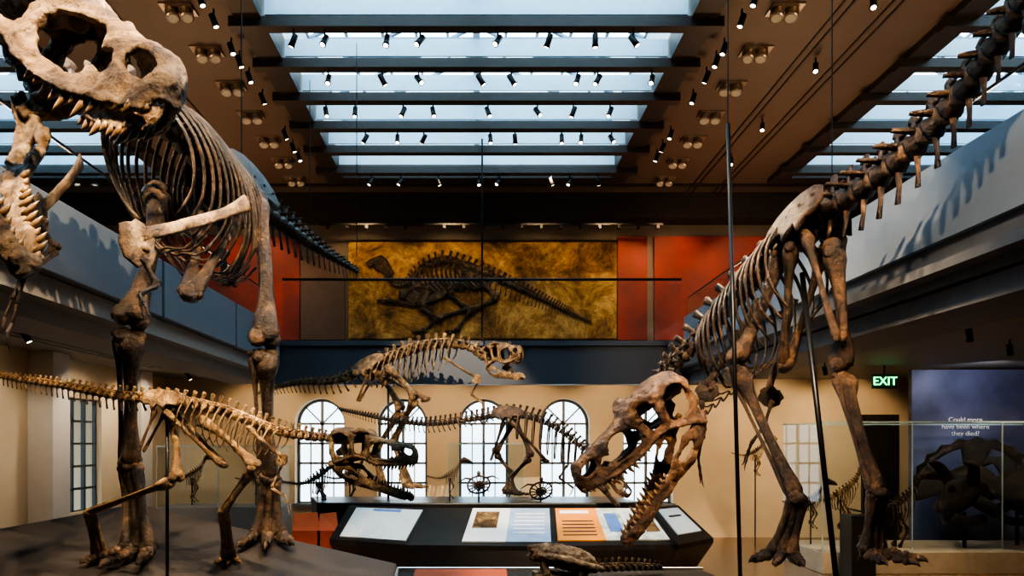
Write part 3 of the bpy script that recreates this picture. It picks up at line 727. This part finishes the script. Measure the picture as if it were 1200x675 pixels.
# 1. adult on the left, head towards us
keys=[k(10,50,5.7,.10,.12,.10,0),k(45,95,6.0,.13,.16,.14,0),k(100,118,6.4,.15,.18,.16,0),k(160,130,7.0,.14,.28,.2,0),k(205,155,7.7,.15,.30,.2,0),k(250,200,8.4,.16,.28,.2,0),
      k(292,235,9.3,.135,.24,.24,.25),k(335,266,10.3,.11,.18,.2,.26),k(375,293,11.2,.08,.10,.12,.2),k(418,318,12.1,.045,.03,.04,.08)]
theropod('tyrannosaur_skeleton',BONE_A,BONE_S,keys,(.20,.43,14,1.40,.62,.034,.42,.45),
  (.50,.66,.30,.13,at(222,345,7.7),at(268,335,9.0)),
  [((at(185,225,8.2),at(152,378,7.6),at(153,545,8.35),foot_pt(163,655,.085)),.098,.66,(-.15,-1)),
   ((at(298,232,8.75),at(310,402,8.3),at(316,560,9.1),foot_pt(314,636,.085)),.098,.66,(.25,-1))],
  arms=[((at(45,262,5.9),at(66,292,5.9),at(28,322,5.7),at(4,392,5.7)),.032),((at(165,300,6.2),at(185,335,6.3),at(163,345,6.0),at(172,372,5.9)),.03)],
  scap=[(at(290,238,7.4),at(165,276,6.2),.12),(at(95,190,7.4),at(48,245,6.1),.12)],
  sk=(at(-20,84,5.5),at(178,150,4.75),V((.10,.25,1)),math.radians(34)),skopt=dict(fine=True,deep=.88,wide=.85,pale=True,tooth=.9),
  gast=(.26,.44,9,1.35,.62,.016))
# 2. juvenile on the left platform
keys=[k(-60,428,8.0,.020,.02,.02,.03),k(0,441,7.9,.030,.03,.03,.07),k(70,452,7.8,.040,.06,.05,.1),k(140,465,7.7,.05,.08,.07,.1),k(205,472,7.6,.06,.10,.08,0),k(260,482,7.5,.055,.11,.08,0),k(315,503,7.35,.05,.1,.07,0),k(360,512,7.2,.045,.07,.06,0),k(398,515,7.1,.035,.04,.03,0)]
theropod('juvenile_tyrannosaur_skeleton',BONE_J,BONE_J,keys,(.62,.86,14,.40,.18,.012,-.3,.4),
  (.565,.24,.11,.05,at(262,545,7.4),at(165,530,7.65)),
  [((at(200,487,7.65),at(207,562,7.35),at(105,600,7.8),foot_pt(118,658,.035)),.042,.30,(.55,-.9)),
   ((at(235,492,7.45),at(300,548,7.25),at(262,598,7.6),foot_pt(268,658,.035)),.042,.30,(.3,-1))],
  arms=[((at(330,545,7.25),at(318,572,7.25),at(335,582,7.15),at(340,600,7.1)),.013)],
  scap=[(at(290,500,7.2),at(330,535,7.15),.04),(at(290,500,7.6),at(330,535,7.5),.04)],
  sk=(at(399,542,7.15),at(489,545,7.0),V((0,0,1)),math.radians(20)),skopt=dict(deep=.82,wide=.9),
  stand=[(at(196,490,7.6),V((at(196,490,7.6).x,7.6*DN,pz(at(196,490,7.6).x,7.6*DN))),.018*DN)])
# 3. adult on the right, tail towards us
keys=[k(1222,-40,5.4,.11,.10,.10,.14),k(1170,50,6.0,.12,.12,.13,.20),k(1120,120,6.6,.13,.15,.17,.26),k(1065,178,7.2,.14,.18,.22,.3),k(1010,222,7.9,.15,.2,.24,.3),k(955,258,8.7,.15,.24,.2,.1),k(900,312,9.6,.14,.28,.16,0),k(850,366,10.2,.13,.28,.16,0),k(812,408,10.5,.12,.2,.14,0),k(785,432,10.4,.11,.14,.14,0),k(772,455,10.1,.10,.1,.1,0)]
theropod('adult_tyrannosaur_skeleton',BONE_R,BONE_RS,keys,(.55,.83,14,1.30,.60,.032,-.18,.4),
  (.50,.58,.28,.12,at(920,430,9.6),at(985,400,8.3)),
  [((at(915,295,9.2),at(860,425,9.4),at(935,585,8.6),at(916,648,8.75)),.085,.58,(-.3,-.5)),
   ((at(975,290,8.4),at(985,432,8.5),at(1028,578,8.0),at(1022,645,8.15)),.085,.58,(.2,-.6))],
  arms=[((at(822,470,10.0),at(825,505,10.0),at(818,535,9.9),at(822,565,9.9)),.03),((at(905,470,10.2),at(895,500,10.2),at(880,520,10.1),at(872,545,10.0)),.03)],
  scap=[(at(890,350,9.5),at(828,452,10.0),.10),(at(930,350,10.3),at(900,460,10.4),.10)],
  sk=(at(803,492,9.9),at(683,580,9.45),V((-.42,-.1,.9)),math.radians(25)),skopt=dict(fine=True,deep=.74,wide=.70),
  stand=[(at(940,320,9.0),V((at(982,690,8.2).x,8.2*DN,.80)),.024),(at(853,145,9.2),V((at(870,690,9.2).x,9.2*DN,0)),.02)],gast=(.62,.78,8,1.30,.60,.014))
DS=1.0
# 4. subadult behind, centre
keys=[k(300,462,12.2,.02,.02,.02,.04),k(345,450,12.1,.045,.04,.05,.12),k(400,446,12,.07,.08,.08,.14),k(448,424,11.8,.08,.12,.1,0),k(500,406,11.6,.08,.13,.08,0),k(545,406,11.4,.07,.1,.07,0),k(570,420,11.3,.065,.08,.07,0),k(588,408,11.2,.05,.05,.05,0)]
theropod('subadult_tyrannosaur_skeleton',BONE_J,BONE_J,keys,(.50,.80,13,.52,.25,.018,-.25,.45),
  (.47,.32,.15,.06,at(500,468,11.6),at(420,470,11.9)),
  [((at(455,432,11.5),at(487,466,11.3),at(462,515,11.6),at(478,568,11.35)),.052,.35,(.8,-.5)),
   ((at(440,435,12.0),at(470,480,11.9),at(440,530,12.1),at(450,573,12.0)),.052,.35,(.8,-.5))],
  arms=[((at(560,448,11.2),at(552,462,11.2),at(565,472,11.1),at(568,482,11.1)),.018)],
  scap=[(at(520,418,11.2),at(558,442,11.1),.045)],
  sk=(at(582,430,11.2),at(612,420,10.6),V((-.1,0,1)),math.radians(20)),
  stand=[(at(455,430,11.8),V((at(455,430,11.8).x,11.8,1.15)),.02)])
# 5. lower one behind the console
keys=[k(398,480,11.5,.018,.02,.02,.03),k(450,491,11.4,.035,.05,.04,.08),k(500,497,11.3,.045,.08,.06,.1),k(550,492,11.2,.05,.10,.07,.05),k(600,486,11.1,.055,.12,.07,0),k(645,498,11.0,.05,.12,.06,0),k(685,528,10.9,.045,.08,.05,0),k(700,550,10.85,.035,.04,.04,0)]
theropod('small_theropod_skeleton',BONE_A,BONE_A,keys,(.66,.97,12,.5,.2,.016,-.1,.45),
  (.62,.26,.12,.045,at(640,540,11.1),at(575,540,11.2)),
  [((at(603,495,11.1),at(622,535,11.05),at(598,560,11.15),at(603,577,11.1)),.04,.25,(.8,-.5)),
   ((at(600,495,11.4),at(580,530,11.35),at(600,555,11.5),at(592,576,11.4)),.04,.25,(.8,-.5))],
  arms=[((at(665,545,10.9),at(655,560,10.9),at(672,572,10.85),at(668,580,10.8)),.016)],
  sk=(at(703,560,10.85),at(735,585,10.7),V((.3,0,1)),math.radians(15)))
def turtle(px,py,d,r):
    c=at(px,py,d); e=empty('sea_turtle_skeleton'); m=MB()
    ax=V((1,0,.1)).normalized(); ay=V((0,-.35,1)).normalized(); n=ax.cross(ay)
    E=lambda th,k:c+ax*math.cos(th)*r*k*1.15+ay*math.sin(th)*r*k*.95
    m.tube([E(2*math.pi*i/24,1) for i in range(25)],r*.10,6,ref=n)
    m.tube([E(2*math.pi*i/24,.45)+n*r*.2 for i in range(25)],r*.08,6,ref=n)
    for i in range(14):
        th=2*math.pi*i/14; m.tube([c+n*r*.3,E(th,.5)+n*r*.22,E(th,1)],[(r*.10,r*.06)]*3,6,ref=n)
    m.blob(c+n*r*.2,(r*.35,r*.2,r*.3))
    for s in (1,-1):
        m.tube([E(.8 if s>0 else 2.3,1),E(.6 if s>0 else 2.5,1.5),E(.2 if s>0 else 2.9,1.9)],[r*.12,r*.09,r*.03],6)
        m.tube([E(-.7 if s>0 else -2.4,1),E(-.8 if s>0 else -2.3,1.35)],[r*.09,r*.04],6)
    m.blob(E(math.pi/2,1.3),(r*.2,r*.2,r*.28))
    m.obj('bones',BONE_A,e,smooth=True); m=MB(); m.cyl(c,(c.x,c.y+.05,1.15),.015); m.obj('support_rod',STEEL,e)
turtle(561,568,11.15,.16); turtle(634,575,11.2,.16)
def smallfossil(name,px,py,d,h,mat,zb):
    e=empty(name); c=at(px,py,d); m=MB()
    sp=Spine([(c+V((-.7*h,0,.05*h)),.008*h,.01,.01,.01),(c+V((-.3*h,0,-.02*h)),.02*h,.02,.02,.03),(c+V((0,0,.1*h)),.04*h,.06*h,.05*h,0),(c+V((.25*h,0,.3*h)),.03*h,.05*h,.03*h,0),(c+V((.35*h,0,.5*h)),.025*h,.03*h,.03*h,0)]); sp.build(m)
    ribs(m,sp,.5*sp.L,.82*sp.L,8,.3*h,.12*h,.012*h,-.1)
    for s in (-1,1):
        longbone(m,c+V((0,s*.06*h,0)),c+V((.12*h,s*.08*h,-.25*h)),.02*h); longbone(m,c+V((.12*h,s*.08*h,-.25*h)),c+V((0,s*.08*h,-.48*h)),.018*h)
        longbone(m,c+V((0,s*.08*h,-.48*h)),c+V((.12*h,s*.1*h,-.62*h)),.014*h)
    m.tube([c+V((.33*h,0,.5*h)),c+V((.42*h,0,.55*h)),c+V((.6*h,0,.5*h)),c+V((.66*h,0,.46*h))],[.05*h,.09*h,.05*h,.02*h],9)
    m.obj('bones',mat,e,smooth=True); m=MB(); m.cyl(c,(c.x,c.y,zb),.012); m.obj('support_rod',STEEL,e)
smallfossil('small_dinosaur_skeleton',527,560,11.25,.55,BONE_A,1.15)
smallfossil('small_dinosaur_skeleton',372,566,11.6,1.0,BONE_A,0)
smallfossil('small_dinosaur_skeleton',410,560,13.0,.8,BONE_A,0)
def case(name,x0,x1,y0,y1,zb,zt,base=M_SOFF):
    e=empty(name); box('base',x0,x1,y0,y1,0,zb,base,e,bevel=.01)
    m=MB()
    m.quad((x0,y0,zb),(x1,y0,zb),(x1,y0,zt),(x0,y0,zt)); m.quad((x0,y1,zb),(x1,y1,zb),(x1,y1,zt),(x0,y1,zt))
    m.quad((x0,y0,zb),(x0,y1,zb),(x0,y1,zt),(x0,y0,zt)); m.quad((x1,y0,zb),(x1,y1,zb),(x1,y1,zt),(x1,y0,zt)); m.quad((x0,y0,zt),(x1,y0,zt),(x1,y1,zt),(x0,y1,zt))
    m.obj('glass',M_GLASS,e)
    m=MB()
    n=max(1,round((x1-x0)/1.4))
    for i in range(n+1):
        x=x0+(x1-x0)*i/n; m.box(x-.006,x+.006,y0-.01,y0+.01,zb,zt)
    m.box(x0,x1,y0-.012,y0+.012,zt-.012,zt+.012); m.box(x0,x1,y1-.012,y1+.012,zt-.012,zt+.012)
    m.obj('frame',flat('case_edge',(.35,.45,.45),.3),e)
case('glass_display_case',5.55,9.9,11.0,12.4,.35,2.45,flat('case_base_cream',(.5,.42,.32),.5))
case('glass_display_case',-6.3,-3.9,13.4,14.3,.85,2.05)
case('glass_display_case',-.6,.9,13.6,14.3,.85,2.1)
cerskull('ceratopsian_skull',at(1130,590,11.5),(-.8,-.6,0),1.35,BONE_C)
cerskull('ceratopsian_skull',at(1192,595,11.8),(-.3,-1,0),1.1,BONE_C)
for px,d in ((1130,11.5),(1192,11.8)):
    m=MB(); a=at(px,600,d); m.cyl(a,(a.x,a.y,.35),.03); m.obj('skull_mount',STEEL)
smallfossil('small_dinosaur_skeleton',985,585,11.7,1.0,BONE_J,.35)
smallfossil('small_dinosaur_skeleton',1050,600,11.6,1.2,BONE_A,.35)
smallfossil('small_dinosaur_skeleton',950,590,11.9,.7,BONE_R,.35)
smallfossil('small_dinosaur_skeleton',225,560,13.9,.8,BONE_J,.85); smallfossil('small_dinosaur_skeleton',300,562,13.9,.6,BONE_A,.85)
smallfossil('small_dinosaur_skeleton',885,533,14.2,.7,BONE_J,0)
box('display_plinth',at(990,600,10.6).x,at(1018,600,10.6).x,10.4,10.75,0,1.0,M_CONS,bevel=.01)
# ------------------------------------------------------------------ LIGHT
w=bpy.data.worlds.new('sky'); SC.world=w; w.use_nodes=True; t=w.node_tree; bg=t.nodes['Background']
tc=t.nodes.new('ShaderNodeTexCoord'); sx=t.nodes.new('ShaderNodeSeparateXYZ'); t.links.new(tc.outputs['Generated'],sx.inputs[0])
r=t.nodes.new('ShaderNodeValToRGB'); e_=r.color_ramp.elements
e_[0].position=0.0; e_[0].color=(.36,.43,.48,1); e_[1].position=.5; e_[1].color=(.60,.85,1.0,1)
t.links.new(sx.outputs['Z'],r.inputs['Fac']); t.links.new(r.outputs[0],bg.inputs[0]); bg.inputs[1].default_value=5.2
def spot(src,dst,power,ang=35,col=(1,.72,.42),size=.04,blend=.5):
    l=bpy.data.lights.new('spot','SPOT'); l.energy=power*2.6; l.color=col; l.spot_size=math.radians(ang); l.shadow_soft_size=size; l.spot_blend=blend
    o=bpy.data.objects.new('spot_lamp',l); COL.objects.link(o); o.location=src; o.rotation_euler=(V(dst)-V(src)).to_track_quat('-Z','Y').to_euler()
zl=ZC-.35
W_=(1,.80,.56)
spot((-.6,.6,zl),(-2.2,3.6,4.0),800,30,W_)
spot((.6,2.6,zl),(-2.3,5.0,4.0),700,36)
spot((-1.6,1.5,zl),(-2.6,5.6,2.4),800,30)
spot((.2,5.0,zl),(-2.0,6.3,2.0),700,36)
spot((-3.2,4.0,zl),(-2.4,6.0,3.2),600,40)
spot((-.6,2.4,zl),(-1.8,5.3,2.0),900,24,W_)
spot((-2.2,1.8,zl),(-2.9,5.6,1.5),600,26,W_)
spot((.6,3.0,zl),(1.5,6.9,1.7),1000,22,W_)
spot((1.6,2.2,zl),(2.8,6.3,3.8),1000,30)
spot((.8,3.2,zl),(3.1,6.1,1.8),900,32)
spot((1.4,.6,zl-1),(3.1,4.4,5.4),500,46)
spot((2.6,8.5,zl),(2.5,7.2,3.0),600,50)
spot((-.9,6.4,zl),(-.6,11.4,3.0),1200,30,W_)
spot((1.5,7.0,zl),(.8,11.0,1.8),800,30)
spot((.3,6.0,zl),(.4,9.9,.9),420,38,W_)
spot((.3,2.0,zl),(.6,4.95,1.2),420,14,W_)
for x in (-2.6,-.6,1.4,2.9): spot((x,13.2,zl+.1),(x,YB,5.0),85,75,(1,.68,.34),.1)
for x in (-5.0,4.3,6.0): spot((x,13.2,zl+.1),(x,YB,5.2),70,70,(1,.6,.35),.1)
for x in (-4.6,-2.6,-.8,1.0,2.9,4.9,6.6,8.2): spot((x,13.5,3.4),(x,YB,2.0),32,95,(1,.72,.42),.1)
for x,y in ((-6.0,9.0),(-5.6,11.2),(-5.8,13)): spot((x,y,3.4),(-7,y+.6,1.5),28,110,(1,.86,.68),.1)
for x,y in ((6.4,9,),(6.4,11.5),(8.6,10.5)): spot((x,y,3.4),(x+.6,y+1.2,1.2),42,100,(1,.78,.52),.1)
spot((9.0,11.6,3.3),(9.3,12.9,2.6),14,130,(.85,.88,1),.1)
spot((4.9,8.6,3.4),(4.7,11.5,0),90,90,(1,.74,.45),.1)
for x,y in ((-5,7),(-5,12),(5.2,7),(5.2,12)):
    l=bpy.data.lights.new('area_up','AREA'); l.energy=85; l.size=1.5; l.color=(1,.62,.34); o=bpy.data.objects.new('area_uplight',l); COL.objects.link(o); o.location=(x,y,4.1); o.rotation_euler=(math.pi,0,0)  # warm upward area lights over the balcony slabs
# ------------------------------------------------------------------ camera
c=bpy.data.cameras.new('camera'); c.lens=24; c.sensor_width=36; c.shift_x=(600-CX)/1200; c.shift_y=(CY-337.5)/1200
o=bpy.data.objects.new('camera',c); COL.objects.link(o); o.location=(0,0,H); o.rotation_euler=(math.pi/2,0,0); SC.camera=o
SC.view_settings.exposure=.35
try: SC.view_settings.look='AgX - High Contrast'
except Exception: pass
